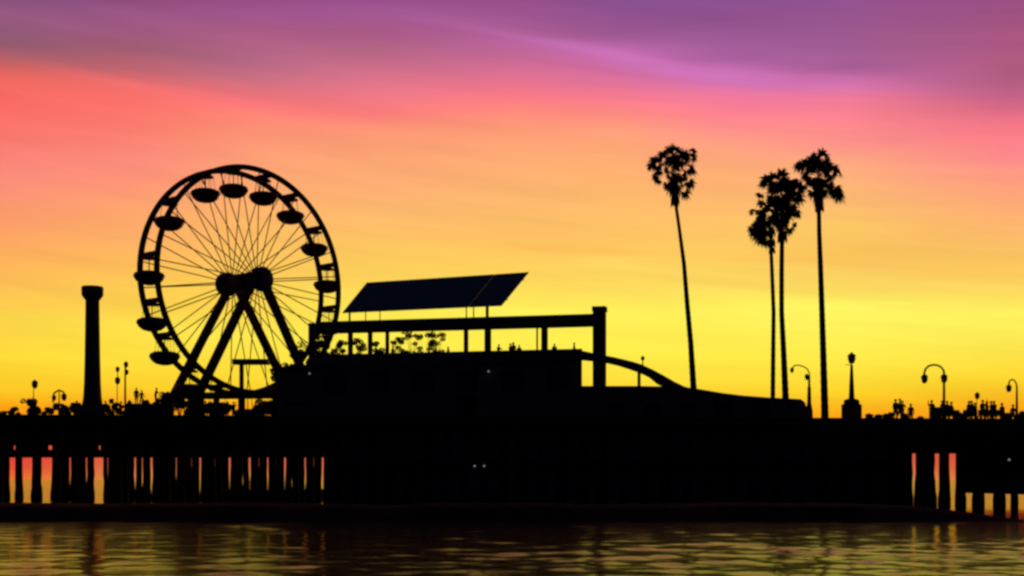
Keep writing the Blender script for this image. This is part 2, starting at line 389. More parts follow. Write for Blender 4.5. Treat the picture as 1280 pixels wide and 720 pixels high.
# ------------------------------------------------------------------ ferris wheel
yaw = .7258; C = at(305.8, 352.2, 150); RAD = 12.41; SP = 3.1; HX = 3.07
ax = Vector((math.cos(yaw), -math.sin(yaw), 0)); hp = Vector((math.sin(yaw), math.cos(yaw), 0)); UZ = Vector((0, 0, 1))
def rp_(deg, r=RAD, off=0):
    a = R(deg); return C+ax*off+hp*(r*math.sin(a))+UZ*(r*math.cos(a))
wz = deckz(C)
fw = thing('ferris_wheel', z_(C, wz), 'giant dark ferris wheel standing on the pier against the sunset', 'ferris wheel')
for s in (-1, 1):
    q = MB(); NN = 120; o = []
    for i in range(NN):
        d = i*360/NN
        o += [rp_(d, RAD-.27, s*SP/2-.16), rp_(d, RAD+.27, s*SP/2-.16), rp_(d, RAD+.27, s*SP/2+.16), rp_(d, RAD-.27, s*SP/2+.16)]
    q.add(o, [(i*4+j, i*4+(j+1) % 4, ((i+1) % NN)*4+(j+1) % 4, ((i+1) % NN)*4+j) for i in range(NN) for j in range(4)])
    part('rim', q, M['steel'], fw)
angs = [353, 12, 31.5, 54, 75, 98, 119, 139, 159, 178, 197, 216, 237, 254.5, 277, 307.5, 335]
for s in (-1, 1):
    q = MB()
    for i in range(28):
        d = 4+i*360/28+random.uniform(-.5, .5)
        q.tube([rp_(d+(3 if i % 2 else -3), .7, s*HX*.72), rp_(d, RAD-.2, s*SP/2)], .062, 5)
    part('spokes', q, M['spoke'], fw)
for a in angs:
    q = MB(); q.beam(rp_(a, RAD, -SP/2+.14), rp_(a, RAD, SP/2-.14), .46, .46); part('crossbar', q, M['steel'], fw)
gb = MB()   # gondola: round bowl, pole, canopy
gb_prof = [(.4, -.8), (.95, -.66), (1.35, -.36), (1.6, .05), (1.62, .2), (1.5, .42), (1.1, .6)]
bowl = MB().lathe((0, 0, -2.42), gb_prof, 18)
can = MB().lathe((0, 0, -.5), [(.9, 0), (.92, .07), (.75, .2), (.4, .3), (.1, .34)], 16)
poles = MB()
for k in range(6):
    x, y = 1.05*math.cos(k*math.pi/3+.3), 1.05*math.sin(k*math.pi/3+.3)
    poles.tube([(x*1.0, y*1.0, -1.95), (x*.8, y*.8, -.48)], .022, 6)
poles.tube([(0, 0, -2.2), (0, 0, 0)], .06, 6)
bm_, cm_, pm_ = mesh_of('gondola', bowl, M['gond'], smooth=False), mesh_of('canopy', can, M['blue']), mesh_of('poles', poles, M['iron'])
for a in angs:
    g = bpy.data.objects.new('gondola', bm_); COL.objects.link(g); g.parent = fw; g.location = rp_(a)-fw.location
    g.rotation_euler = (0, 0, random.uniform(0, 1))
    for nm, ms in (('canopy', cm_), ('poles', pm_)):
        o = bpy.data.objects.new(nm, ms); COL.objects.link(o); o.parent = g
q = MB(); q.tube([C-ax*HX, C+ax*HX], .98, 20); part('axle', q, M['steel'], fw, True)
for s in (-1, 1):
    c = C+ax*s*(HX+.1)
    q = MB(); q.lathe(c-ax*s*.0-ax*.55, [(.9, -.1), (1.3, 0), (1.36, .2), (1.36, .8), (1.2, 1.0), (.5, 1.12)], 24, ax); part('hub', q, M['blue'], fw)
def pl(px, py, off):   # point seen at px,py on the vertical plane of one A-frame
    k = (px-640)/F; O = C+ax*off
    D = O.dot(ax)-O.z*ax.z
    D = D/(k*ax.x+ax.y); return Vector((k*D, D, zat(py, D)))
for (x0, y0, x1, y1, off, wd) in ((288, 357, 242, 446, -HX, .78), (294, 352, 347, 462, -HX, .78), (317, 350, 263, 462, HX, .8), (329, 350, 369, 443, HX, .8)):
    a, b_ = pl(x0, y0, off), pl(x1, y1, off); tt = (wz-a.z)/(b_.z-a.z); b_ = a+(b_-a)*tt
    part('support_leg', MB().beam(a, b_, wd, wd*.8, ax), M['steel'], fw)
for off in (-HX, HX):
    a, b_ = (pl(240, 474, off), pl(360, 474, off)); 
# loading platform under the wheel
lz = zat(491, 150)
lp = thing('loading_platform', on_deck(285, 147.0), 'dark loading platform with a flat canopy beneath the ferris wheel', 'platform')
def lpp(px, py, D): return at(px, py, D)
q = MB(); q.beam(lpp(225, 495, 146), lpp(350, 494, 146), 2.4, .62); part('floor', q, M['timber'], lp)
for px, wd in ((211, 12), (248, 14), (270.5, 7), (302, 8), (345, 9)):
    a = lpp(px, 497, 146); q = MB(); q.beam(z_(a, a.z), z_(a, deckz(a)), wd*146/F, .5); part('post', q, M['timber'], lp)
q = MB(); q.beam(lpp(302, 492, 145.6), lpp(302, 455, 145.6), .42); part('canopy_post', q, M['iron'], lp)
q = MB(); q.beam(lpp(292, 452.5, 145.6), lpp(336, 452.5, 145.6), 1.6, .52); part('canopy', q, M['iron'], lp)
# ride booth between wheel and pavilion
bl, br_ = at(346, 520, 141), at(398, 520, 138.5)
bo = thing('ride_booth', z_((bl+br_)/2, deckz(bl)-.02), 'dark square ride booth between the wheel and the pavilion', 'kiosk')
dv = Vector((.24, .97, 0))*4
zt = zat(462, 140)
part('wall', MB().prism([z_(bl, deckz(bl)-.3), z_(br_, deckz(bl)-.3), z_(br_, zt), z_(bl, zt)], dv), M['wall'], bo)
part('roof', MB().prism([z_(bl, zt)+Vector((-.3, -.3, .003)), z_(br_, zt)+Vector((.3, -.3, .003)), z_(br_, zt)+Vector((.3, -.3, .35)), z_(bl, zt)+Vector((-.3, -.3, .35))], dv*1.1), M['timber'], bo)
part('counter', MB().prism([z_(bl.lerp(br_, .2), 10.2)-dv*.08, z_(bl.lerp(br_, .8), 10.2)-dv*.08, z_(bl.lerp(br_, .8), 10.35)-dv*.08, z_(bl.lerp(br_, .2), 10.35)-dv*.08], dv*.078), M['timber'], bo)

# ------------------------------------------------------------------ tower on the left
p = on_deck(115.5, 150); mpx = 150/F
tw = thing('observation_tower', p, 'tall dark column tower with a wider flat head left of the wheel', 'tower')
def tz(py): return zat(py, 150)-p.z
sq = lambda z, w: [p+Vector((x*w, y*w, z)) for x, y in ((-1, -1), (1, -1), (1, 1), (-1, 1))]
def lof(q, secs):
    for (z0, w0), (z1, w1) in zip(secs[:-1], secs[1:]): q.hexa(sq(z0, w0)+sq(z1, w1))
q = MB(); q.lathe(p, [((w/2)*mpx, tz(y)) for y, w in ((540, 30), (512, 29), (505, 25), (497, 22.5), (480, 20.5), (450, 19), (420, 18), (385, 17), (374, 17))], 20); part('shaft', q, M['concrete'], tw, True)
q = MB(); q.lathe(p, [((w/2)*mpx, tz(y)) for y, w in ((376, 16), (372.5, 22), (369, 26.5), (360.5, 27), (358.3, 25.5))], 20); part('head', q, M['concrete'], tw)
q = MB(); q.lathe(p, [(17.5*mpx, 0), (17.5*mpx, .6), (15.5*mpx, .65)], 20); part('plinth', q, M['concrete'], tw)

# ------------------------------------------------------------------ palms
def fan(mb, hub, dirv, rad, droop):
    """one costapalmate leaf blade: pointed segments spread round the hub"""
    d = dirv.normalized()
    side = d.cross(Vector((random.uniform(-.7, .7), 1, random.uniform(-.7, .7)))).normalized()
    nrmv = side.cross(d).normalized()
    N = 19
    for k in range(N):
        a = R(-115+230*k/(N-1)+random.uniform(-5, 5)); r = rad*(1.0-.22*abs(math.sin(a/2)))*random.uniform(.72, 1.3)
        v = (d*math.cos(a)+side*math.sin(a)).normalized()
        w = nrmv.cross(v).normalized()*rad*.085
        m = hub+v*r*.55+nrmv*rad*.05*random.uniform(-1, 1)
        t = hub+v*r+Vector((0, 0, -1))*rad*droop*random.uniform(.15, .45)
        mb.add([hub, m-w, m+w, t], [(0, 1, 2), (1, 3, 2)])
def palm(D, base_px, trunk, rads, hubpx, fans, label, skirt):
    b0 = on_deck(base_px, D)
    root = thing('palm_tree', b0, label, 'palm tree', 'tall fan palms on the pier')
    pts = [b0-Vector((0, 0, .3))]+[at(x, y, D) for x, y in trunk]
    pts[0].x = pts[1].x*1.0+(b0.x-pts[1].x)
    # resample so ring scars can be modelled
    P = []; Rd = []; rr = [rads[0]*1.1]+rads
    for i in range(len(pts)-1):
        for j in range(14):
            t = j/14; P.append(pts[i].lerp(pts[i+1], t)); Rd.append((rr[i]*(1-t)+rr[i+1]*t)*mp_*(1+(.05 if j % 2 else -.03)))
    P.append(pts[-1]); Rd.append(rr[-1]*mp_)
    part('trunk', MB().tube(P, Rd, 10), M['bark'], root, True)
    hub = at(*hubpx, D); cr = MB()
    for (x, y, r) in fans:
        tgt = at(x, y, D)+Vector((0, random.uniform(-1, 1)*1.0, 0)); rr_ = r*mp_*1.52
        d = tgt-hub; ln = d.length
        dirv = d.normalized()*.7+Vector((0, random.uniform(-.5, .5), -.35 if y > hubpx[1]-8 else .0))
        st = tgt-dirv.normalized()*rr_*.25
        mid = hub.lerp(st, .5)+Vector((0, 0, .12*ln))
        cr.tube([hub, mid, st], .022, 4, False)
        fan(cr, st, dirv, rr_, 1.0); fan(cr, st+Vector((.05, .08, -.05)), dirv+Vector((.2, .5, -.1)), rr_*.9, .8)
        if r > 5: fan(cr, hub.lerp(tgt, .55)+Vector((random.uniform(-.2, .2), random.uniform(-.3, .3), random.uniform(-.1, .2))), dirv, rr_*.7, .8)
        if r > 7: fan(cr, st+Vector((-.05, -.08, .05)), dirv+Vector((-.3, -.6, .1)), rr_*.85, .8)
    part('crown', cr, M['leaf'], root)
    dead = MB()
    for (x, y, r) in skirt:      # dead leaves hanging against the trunk
        c = at(x, y, D)
        for k in range(55):
            a = random.uniform(0, 6.28); q0 = c+Vector((math.cos(a)*r*mp_*.5, math.sin(a)*r*mp_*.5, r*mp_*random.uniform(.2, 1)))
            q1 = q0+Vector((math.cos(a)*.18, math.sin(a)*.18, -r*mp_*random.uniform(1, 1.8)))
            w = Vector((math.sin(a), -math.cos(a), 0))*.11
            dead.add([q0, (q0+q1)/2-w, q1, (q0+q1)/2+w], [(0, 1, 2, 3)])
    part('dead_leaf_skirt', dead, M['leaf'], root)
mp_ = 130/F
palm(134, 867, [(867, 487), (863.5, 430), (859, 380), (855, 330), (849, 285), (844, 250), (843, 225)], [4.3, 3.6, 3.2, 2.8, 2.3, 2.2, 2.0], (843, 218),
     [(829, 192, 8), (841, 187, 8), (858, 192, 9), (865, 196, 6), (817, 203, 8), (812, 207, 5), (821, 216, 6), (821, 226, 5), (818, 222, 5), (864, 213, 7.5), (861, 232, 7), (858, 241, 7), (841, 203, 6), (846, 200, 6), (835, 199, 7), (851, 207, 4.5),
      (850, 188, 7), (835, 190, 7), (846, 193, 8), (855, 200, 6), (826, 197, 7), (843, 210, 7), (843, 219, 7), (850, 223, 6), (835, 222, 6), (832, 213, 4), (865, 190, 5), (841, 228, 6), (838, 234, 6), (845, 238, 7), (833, 232, 5)],
     'single leaning fan palm, leftmost of the palms, behind the low hall', [(843, 238, 9), (844, 250, 8), (843, 228, 7)])
palm(131.5, 966, [(966, 497), (966.5, 440), (967, 390), (965, 340), (963.5, 305), (962, 280)], [3.1, 2.9, 2.7, 2.5, 2.3, 2.1], (962, 272),
     [(955, 252, 8), (966, 256, 8), (948, 262, 4), (940, 263, 4), (953, 266, 8), (969, 268, 9), (949, 284, 8.5), (944, 291, 7.5), (953, 297, 7.5), (942, 283, 6), (960, 262, 8), (971, 279, 7), (962, 277, 7), (957, 289, 5), (947, 276, 7), (959, 302, 6), (951, 289, 8), (938, 287, 5)],
     'shortest and leftmost of the three clustered fan palms', [(964, 290, 7), (964.5, 303, 6), (965, 312, 4.5)])
palm(129.5, 982, [(982, 499), (979.5, 440), (977, 390), (977, 340), (977.5, 300), (977, 260)], [4.3, 3.6, 3.1, 3.0, 2.8, 2.4], (977, 245),
     [(958, 222, 8), (967, 219, 8), (978, 217, 8.5), (984, 223, 8), (993, 228, 8), (955, 226, 6), (951, 241, 5), (966, 232, 8), (974, 236, 9), (988, 240, 10), (996, 250, 8), (999, 240, 7), (966, 248, 7.5), (980, 250, 10), (990, 262, 8),
      (996, 268, 5.5), (984, 270, 7), (974, 262, 7), (992, 282, 4), (985, 290, 5.5), (975, 285, 6), (984, 232, 8)],
     'middle one of the three clustered fan palms, crown touching both neighbours', [(979, 280, 9), (978, 294, 9), (981, 271, 8)])
palm(127.5, 1031, [(1031, 514), (1029, 440), (1027.5, 390), (1025.5, 330), (1024, 290), (1023.5, 255), (1024, 235)], [4.6, 3.9, 3.5, 3.2, 2.8, 2.6, 2.4], (1024, 222),
     [(1020, 194, 8), (1028, 192, 8.5), (1036, 200, 8), (1014, 201, 8.5), (1004, 205, 8), (997, 206, 6), (1023, 203, 9), (1045, 212, 7.5), (1051, 210, 7), (1008, 219, 5), (1030, 212, 8), (1011, 228, 7), (1001, 233, 7), (1003, 222, 5),
      (1020, 229, 7), (1031, 228, 7), (1041, 242, 7.5), (1048, 246, 7.5), (1046, 238, 6), (1016, 240, 6), (1030, 240, 6), (1024, 214, 7), (1018, 210, 7), (1033, 209, 7), (1024, 199, 8), (1010, 212, 6), (1039, 221, 5), (1026, 223, 7)],
     'rightmost fan palm of the cluster, the tallest, with a thick trunk', [(1023, 246, 9), (1024, 256, 8), (1023, 236, 9)])

# ------------------------------------------------------------------ shrubs and trees
def leafblob(mb, c, rx, ry, rz, n, s):
    for _ in range(n):
        v = Vector((random.gauss(0, 1), random.gauss(0, 1), random.gauss(0, 1))).normalized()*random.uniform(.35, 1.0)**.5
        p = c+Vector((v.x*rx, v.y*ry, v.z*rz))
        a = Vector((random.uniform(-1, 1), random.uniform(-1, 1), random.uniform(-1, 1))).normalized(); b2 = a.orthogonal().normalized()
        w = s*random.uniform(.6, 1.2)
        mb.add([p-a*w, p+b2*w*.45, p+a*w, p-b2*w*.45], [(0, 1, 2, 3)])
def shrub(px, ytop, wpx, D, label, name='shrub', cat='shrub', group='shrubs along the pier', wide=.5):
    b0 = on_deck(px, D); h = zat(ytop, D)-b0.z; w = wpx*D/F
    root = thing(name, b0, label, cat, group)
    fo = MB(); st = MB()
    n = max(4, int(w*h*1.3))
    for k in range(n):
        u = random.uniform(-1, 1); t = random.uniform(.25, .88)
        cc = b0+Vector((u*w*.5*.72, random.uniform(-.5, .5)*w*.6, h*t*(1-.25*u*u)))
        r = random.uniform(.16, .3)*min(w, h)
        leafblob(fo, cc, r, r, min(r, h*.98-(cc.z-b0.z)+.02), 220, .17)
        st.tube([b0+Vector((u*.1, 0, 0)), b0.lerp(cc, .5)+Vector((0, 0, .1)), cc], [.05, .035, .015], 5)
    for k in range(3):
        leafblob(fo, b0+Vector((random.uniform(-.25, .25)*w, 0, h*.86)), w*.13, w*.13, h*.13, 60, .12)
    part('foliage', fo, M['bush'], root); part('stem', st, M['twig'], root, True)
    return root
for px, yt, w, D, lb in [
    (6, 514, 22, 150, 'low dark shrub at the far left end of the skyline'),
    (36, 498, 32, 149, 'round dark shrub below the globe lamp at the far left'),
    (60, 509, 16, 151, 'small dark shrub between the round shrub and the hoop lamp'),
    (93, 503, 20, 150, 'small shrub at the left foot of the column tower'),
    (137, 498, 16, 150, 'pointed shrub at the right foot of the column tower'),
    (154, 506, 10, 149, 'tiny shrub under the pair of thin lamp posts'),
    (183, 499, 18, 151, 'shrub between the two dark figures left of the wheel'),
    (207, 489, 24, 149, 'tall shrub just left of the wheel platform'),
    (224, 492, 20, 151, 'shrub against the left posts of the wheel platform'),
    (262, 502, 12, 143, 'low shrub beneath the left end of the loading platform'),
    (280, 503, 16, 143, 'low shrub in front of the loading platform posts'),
    (330, 498, 40, 143, 'wide shrub below the loading platform canopy'),
    (1099, 519, 16, 118, 'low flat shrub right of the lantern pillar'),
    (1150, 521, 14, 117, 'low shrub left of the large hook lamp'),
    (1197, 519, 14, 117, 'low shrub at the right of the large hook lamp'),
    (18, 509, 14, 152, 'small shrub left of the round shrub with the globe lamp'),
    (75, 504, 18, 151, 'shrub growing under the squat double hoop lamp'),
    (84, 508, 12, 148, 'low shrub just right of the squat double hoop lamp'),
    (128, 505, 12, 147, 'low shrub touching the right side of the tower foot'),
    (146, 503, 12, 147, 'narrow shrub right of the pointed shrub by the tower'),
    (163, 500, 12, 147, 'narrow shrub at the left edge of the viewing stand'),
    (199, 497, 16, 146.5, 'shrub in front of the right end of the viewing stand'),
    (240, 494, 20, 142, 'dense shrub in front of the wheel loading platform, left of the other two'),
    (1087, 518, 14, 118, 'low shrub directly right of the lantern pillar base'),
    (1112, 516, 12, 117, 'little shrub left of the pair of people'),
    (1131, 518, 12, 115.5, 'little shrub between the pair and the lone person'),
    (1203, 516, 14, 115, 'rounded shrub left of the short bench'),
    (1258, 516, 14, 115, 'rounded shrub left of the last hook lamp'),
    (1276, 514, 14, 115, 'shrub cut by the right edge of the photo'),
]:
    shrub(px, yt, w, D, lb)
def broadleaf(px, ytop, wpx, D, label, n=9):
    b0 = on_deck(px, D); h = zat(ytop, D)-b0.z; w = wpx*D/F
    root = thing('broadleaf_tree', b0, label, 'tree', 'small trees by the wheel')
    tr = MB(); fo = MB(); tr.tube([b0, b0+Vector((.1, 0, h*.3)), b0+Vector((0, 0, h*.55))], [.22, .17, .12], 8)
    for k in range(n):
        u = random.uniform(-1, 1); t = random.uniform(.45, .9)
        cc = b0+Vector((u*w*.36, random.uniform(-1, 1)*w*.3, h*t)); r = random.uniform(.2, .34)*w*.6
        leafblob(fo, cc, r, r, min(r*.8, h-(cc.z-b0.z)), 260, .17)
        tr.tube([b0+Vector((0, 0, h*.4)), cc], [.08, .02], 5)
    leafblob(fo, b0+Vector((0, 0, h*.88)), w*.2, w*.2, h*.12, 200, .15)
    part('trunk', tr, M['twig'], root, True); part('crown', fo, M['bush'], root)
broadleaf(377, 424, 46, 142, 'small dark tree against the left corner of the pavilion', 12)
broadleaf(399, 404, 30, 143, 'taller dark tree behind the left end of the terrace roof', 10)
broadleaf(356, 452, 36, 143, 'low dark tree at the right foot of the ferris wheel', 10)

# terrace plants in pots, standing on the terrace floor
for px, yt, w, v, lb in [(402, 417, 16, 3, 'bushy potted plant at the far left end of the terrace'), (425, 424, 14, 3.2, 'potted plant left of the first terrace column'), (449, 422, 14, 3, 'potted plant right of the first terrace column'),
                         (474, 426, 12, 3, 'potted plant between the two thin terrace columns'), (497, 422, 14, 2.5, 'potted plant on the terrace left of the leafy tangle'), (515, 410, 22, 2.8, 'tall potted plant, left half of the leafy tangle on the terrace'),
                         (532, 414, 20, 2.4, 'tall potted plant in the middle of the leafy tangle on the terrace'), (546, 410, 18, 3, 'tall potted plant, right end of the leafy tangle on the terrace')]:
    p = z_(bback(px, v), 14.1); h = zat(yt, p.y)-p.z; ww = w*p.y/F
    root = thing('potted_plant', p, lb, 'plant', 'potted plants on the terrace')
    part('pot', MB().lathe(p, [(.22, 0), (.3, .45), (.33, .5), (.3, .5)], 12), M['pot'], root)
    fo = MB(); st = MB()
    for k in range(13):
        cc = p+Vector((random.uniform(-.5, .5)*ww, random.uniform(-.5, .5)*.9, .6+(h-.75)*random.uniform(.1, 1)))
        leafblob(fo, cc, .32, .32, .22, 70, .12); st.tube([p+Vector((0, 0, .4)), cc], [.025, .01], 4)
    part('foliage', fo, M['bush'], root); part('stem', st, M['twig'], root)

# ------------------------------------------------------------------ lamps
def lantern(parent, c, s=1.0, hang=True):
    q = MB().lathe(c, [(.05*s, .42*s), (.12*s, .34*s), (.3*s, .2*s), (.34*s, .15*s), (.3*s, .13*s)][::-1], 10)
    ln = part('lantern', q, M['iron'], parent)
    part('globe', MB().lathe(c, [(.06*s, -.45*s), (.2*s, -.36*s), (.3*s, -.1*s), (.27*s, .128*s)], 10), M['milk'], ln, True)
    return ln
def lamp_root(px, D, label): return thing('street_lamp', on_deck(px, D), label, 'street lamp', 'lamps on the pier')
def pole(root, px, D, ytop, r0=.13, r1=.07, base=True):
    b0 = on_deck(px, D); t = z_(b0, zat(ytop, D))
    part('pole', MB().tube([b0, b0+Vector((0, 0, .3)), b0+Vector((0, 0, 1.0)), b0+Vector((0, 0, 1.15)), t], [r0*1.9, r0*1.7, r0*1.4, r0, r1], 10), M['iron'], root, True)
    return t
def arc(root, pts, D, r=.07):
    part('arm', MB().tube([at(x, y, D) for x, y in pts], r, 8), M['iron'], root, True)
D = 112.5
r_ = lamp_root(1180, D, 'largest hook lamp, two lanterns on a curved arm, right side of the pier'); pole(r_, 1180, D, 464, .12, .085)
arc(r_, [(1180, 467), (1179.5, 463), (1176.5, 459), (1172, 456.6), (1166.5, 456), (1161, 457.4), (1157, 461), (1155.5, 465.5), (1155.2, 469)], D, .085)
lantern(r_, at(1155.5, 473, D), .95); lantern(r_, at(1178.6, 473, D)+Vector((0, -.3, 0)), .95)
D = 122
r_ = lamp_root(1271, D, 'hook lamp with one lantern near the right edge of the photo'); pole(r_, 1271, D, 482, .12, .075)
arc(r_, [(1271, 486), (1270.5, 480), (1268.5, 476), (1265.5, 474.2), (1262.5, 475.6), (1261, 479), (1260.8, 482)], D, .07)
lantern(r_, at(1261, 485, D), .85)
D = 124
r_ = lamp_root(1011.5, D, 'curly hook lamp between the two rightmost palm trunks'); pole(r_, 1011.5, D, 470, .16, .1)
arc(r_, [(1011, 474), (1012, 467), (1009, 461), (1004, 458), (998, 456.4), (993, 457), (990.5, 460)], D, .06)
lantern(r_, at(990, 462.5, D), .6); lantern(r_, at(1008.5, 471, D), .7)
part('base', MB().lathe(on_deck(1011.5, D), [(.36, 0), (.33, 1.2), (.2, 1.9), (.16, 3.4)], 10), M['iron'], r_)
D = 124
r_ = lamp_root(1064.5, D, 'single lantern standing on a thick dark pillar right of the palms')
b0 = on_deck(1064.5, D)
part('pedestal', MB().lathe(b0, [(.95, 0), (.95, zat(506, D)-b0.z), (.75, zat(505, D)-b0.z), (.7, zat(500, D)-b0.z), (.36, zat(498.5, D)-b0.z)], 8), M['concrete'], r_)
part('pole', MB().tube([at(1064.5, 500, D), at(1064.5, 478, D), at(1064.5, 456, D)], [.28, .2, .12], 10), M['iron'], r_, True)
part('arm', MB().tube([at(1056.5, 456, D), at(1064.5, 456, D)], .03, 6), M['iron'], r_)
lantern(r_, at(1064.5, 447.5, D), 1.25)
D = 128
r_ = lamp_root(1221, D, 'small distant globe lamp on a very thin pole, between the hook lamps'); pole(r_, 1221, D, 496, .05, .025); lantern(r_, at(1221.5, 494.5, D), .8)
D = 149
r_ = lamp_root(42, D, 'globe lamp rising out of the round shrub at the far left'); pole(r_, 42, D, 484, .08, .03); lantern(r_, at(43.5, 480, D), 1.15)
r_ = lamp_root(74, D, 'squat double hoop lamp left of the column tower'); pole(r_, 74, D, 489, .08, .06)
arc(r_, [(66.5, 503), (66, 496), (68, 491), (74, 487.5), (79, 490), (81.5, 494)], D, .1); lantern(r_, at(80, 496, D), 1.0); lantern(r_, at(67.5, 497, D), .8)
r_ = lamp_root(146.5, D, 'left of the thin lamp pair, two lanterns one above the other'); pole(r_, 146.5, D, 476, .05, .04); lantern(r_, at(147, 475.5, D), 1.0); lantern(r_, at(147, 461.5, D), .75)
part('arm', MB().tube([at(147, 478, D), at(147, 458, D)], .05, 6), M['iron'], r_)
r_ = lamp_root(156.5, D, 'right of the thin lamp pair, on the taller pole near the tower'); pole(r_, 156.5, D, 456, .12, .08); lantern(r_, at(157.5, 455.5, D), .85); lantern(r_, at(158.3, 465, D), .75)
# small lit lamps on dark walls
def wlamp(p, label):
    r_ = thing('wall_lamp', p, label, 'wall lamp', 'small lit lamps on dark walls')
    part('bracket', MB().box(p+Vector((-.05, -.02, -.02)), p+Vector((.05, .25, .12))), M['iron'], r_)
    part('bulb', MB().lathe(p+Vector((0, -.08, -.08)), [(.03, -.09), (.09, -.03), (.09, .03), (.03, .09)], 10), M['bulb'], r_, True)
for px, py, lb in ((611.5, 463.5, 'faint lit lamp on the pavilion wall below the widest terrace column'), (387, 466, 'faint lit lamp on the left corner of the pavilion')):
    if px < 392: p = at(px, py, 137)
    else: p = bp_(px); p = z_(p-bv*.27, zat(py, p.y))
    wlamp(p, lb)
for px, py, lb in ((593.5, 581.5, 'left of two faint lamps low on the seawall'), (605.5, 581.5, 'right of two faint lamps low on the seawall'), (1261, 573.5, 'faint lamp under the pier near the right edge')):
    p = pf(px); p = z_(p-pv*.05, zat(py, p.y)); wlamp(p, lb)
wlamp(at(1126.5, 521, 113.5), 'bright little lamp at the feet of the tallest figures on the right') if False else None

# ------------------------------------------------------------------ people
def person_mesh(name, stride, armL, armR, lean=0.0, shirt='cloth1', legs='denim', scale=1.0):
    J = {}; E = []
    def j(n_, co, r, par=None):
        J[n_] = (len(J), Vector(co), r)
        if par: E.append((J[par][0], J[n_][0]))
    j('pelvis', (0, 0, .95), (.175, .13)); j('belly', (0, -.01, 1.1), (.165, .13), 'pelvis'); j('chest', (0, lean*.4, 1.3), (.185, .135), 'belly'); j('neckb', (0, lean*.7, 1.44), (.09, .075), 'chest')
    j('neck', (0, lean*.8, 1.51), (.052, .055), 'neckb'); j('jaw', (0, lean-.015, 1.57), (.062, .075), 'neck'); j('face', (0, lean-.01, 1.655), (.078, .095), 'jaw'); j('crown', (0, lean, 1.72), (.06, .07), 'face')
    j('nose', (0, lean-.115, 1.645), (.012, .012), 'face')
    for s, arm in ((-1, armL), (1, armR)):
        t = 'L' if s < 0 else 'R'
        j('sh'+t, (s*.19, lean*.6, 1.40), (.078, .078), 'neckb')
        el = Vector((s*.24, lean*.6+arm[0]*.5, 1.12+arm[1]*.1)); wr = el+Vector((s*-.01+arm[2]*s, arm[0]-.04, -.24+arm[1]*.45))
        j('el'+t, el, (.055, .055), 'sh'+t); j('wr'+t, wr, (.028, .028), 'el'+t)
        d = (wr-el).normalized(); pa = wr+d*.06; j('pa'+t, pa, (.034, .02), 'wr'+t)
        for k in range(4):
            f1 = pa+d*.05+Vector((0, (k-1.5)*.02, 0)); f2 = f1+d*(.04-.006*abs(k-1.3))+Vector((-s*.012, 0, 0))
            j('f%d%s' % (k, t), f1, (.009, .009), 'pa'+t); j('g%d%s' % (k, t), f2, (.007, .007), 'f%d%s' % (k, t))
        j('th'+t, wr+d*.05+Vector((-s*.01, -.045, 0)), (.01, .01), 'pa'+t)
        sd = stride*s
        j('hip'+t, (s*.09, 0, .88), (.115, .12), 'pelvis'); j('kn'+t, (s*.1, -sd*.5-.02, .49), (.078, .08), 'hip'+t)
        j('an'+t, (s*.1, -sd+(.06 if sd < 0 else 0), .09), (.058, .06), 'kn'+t); j('to'+t, (s*.115, -sd-.17, .035), (.04, .03), 'an'+t)
    me = bpy.data.meshes.new(name+'_cage')
    vs = sorted(J.values(), key=lambda x: x[0]); me.from_pydata([tuple(v[1]) for v in vs], E, [])
    ob = bpy.data.objects.new(name+'_cage', me); COL.objects.link(ob)
    mod = ob.modifiers.new('Skin', 'SKIN')
    lay = me.skin_vertices[0] if me.skin_vertices else None
    if lay is None:
        bpy.context.view_layer.objects.active = ob; bpy.ops.mesh.customdata_skin_add(); lay = me.skin_vertices[0]
    for i, v in enumerate(vs): lay.data[i].radius = v[2]; lay.data[i].use_root = (i == 0)
    mod.use_smooth_shade = True
    sd = ob.modifiers.new('Sub', 'SUBSURF'); sd.levels = 1; sd.render_levels = 1
    dg = bpy.context.evaluated_depsgraph_get()
    out = bpy.data.meshes.new_from_object(ob.evaluated_get(dg)); out.name = name
    bpy.data.objects.remove(ob)
    out.materials.clear()
    for m in ('skin', shirt, legs, 'iron'): out.materials.append(M[m])
    for p in out.polygons:
        z = p.center.z; x = abs(p.center.x)
        hand = x > .2 and z < .0
        p.material_index = 3 if z < .09 else (2 if z < .98 and not x > .215 else (1 if z < 1.5 else 0))
    # forearms and hands bare
    for p in out.polygons:
        if abs(p.center.x) > .215 and p.center.z < 1.06: p.material_index = 0
    zmin = min(v.co.z for v in out.vertices)
    for v in out.vertices: v.co.z -= zmin
    q = MB(); c = Vector((0, lean+.008, 1.665-zmin))
    prof = [(.105, -.055), (.112, 0), (.104, .05), (.075, .092), (.03, .112)]
    q.lathe(c+Vector((0, .012, 0)), prof, 14)
    hm = mesh_of(name+'_hair', q, M['hair'], smooth=True)
    for v in hm.vertices:
        if v.co.y < lean-.06 and v.co.z < 1.70-zmin: v.co.y = lean-.04
    return out, hm
variants = [person_mesh('person_stand', .05, (-.02, 0, 0), (-.02, 0, 0), 0, 'cloth1'),
            person_mesh('person_walk', .26, (.16, .05, 0), (-.2, .1, 0), -.03, 'cloth2', 'cloth1'),
            person_mesh('person_lean', .03, (-.24, .75, -.05), (-.24, .7, -.05), -.12, 'cloth3'),
            person_mesh('person_wave', .08, (-.05, 0, 0), (-.1, 1.5, .02), .0, 'cloth1', 'cloth2')]
def person(p, vi, rz, label, group, sc=1.0):
    b, h = variants[vi]
    o = bpy.data.objects.new('person', b); COL.objects.link(o); o.location = p; o.rotation_euler = (0, 0, rz); o.scale = (sc,)*3
    tag(o, label, 'person', group)
    hh = bpy.data.objects.new('hair', h); COL.objects.link(hh); hh.parent = o
G1 = 'people standing on the right end of the pier'
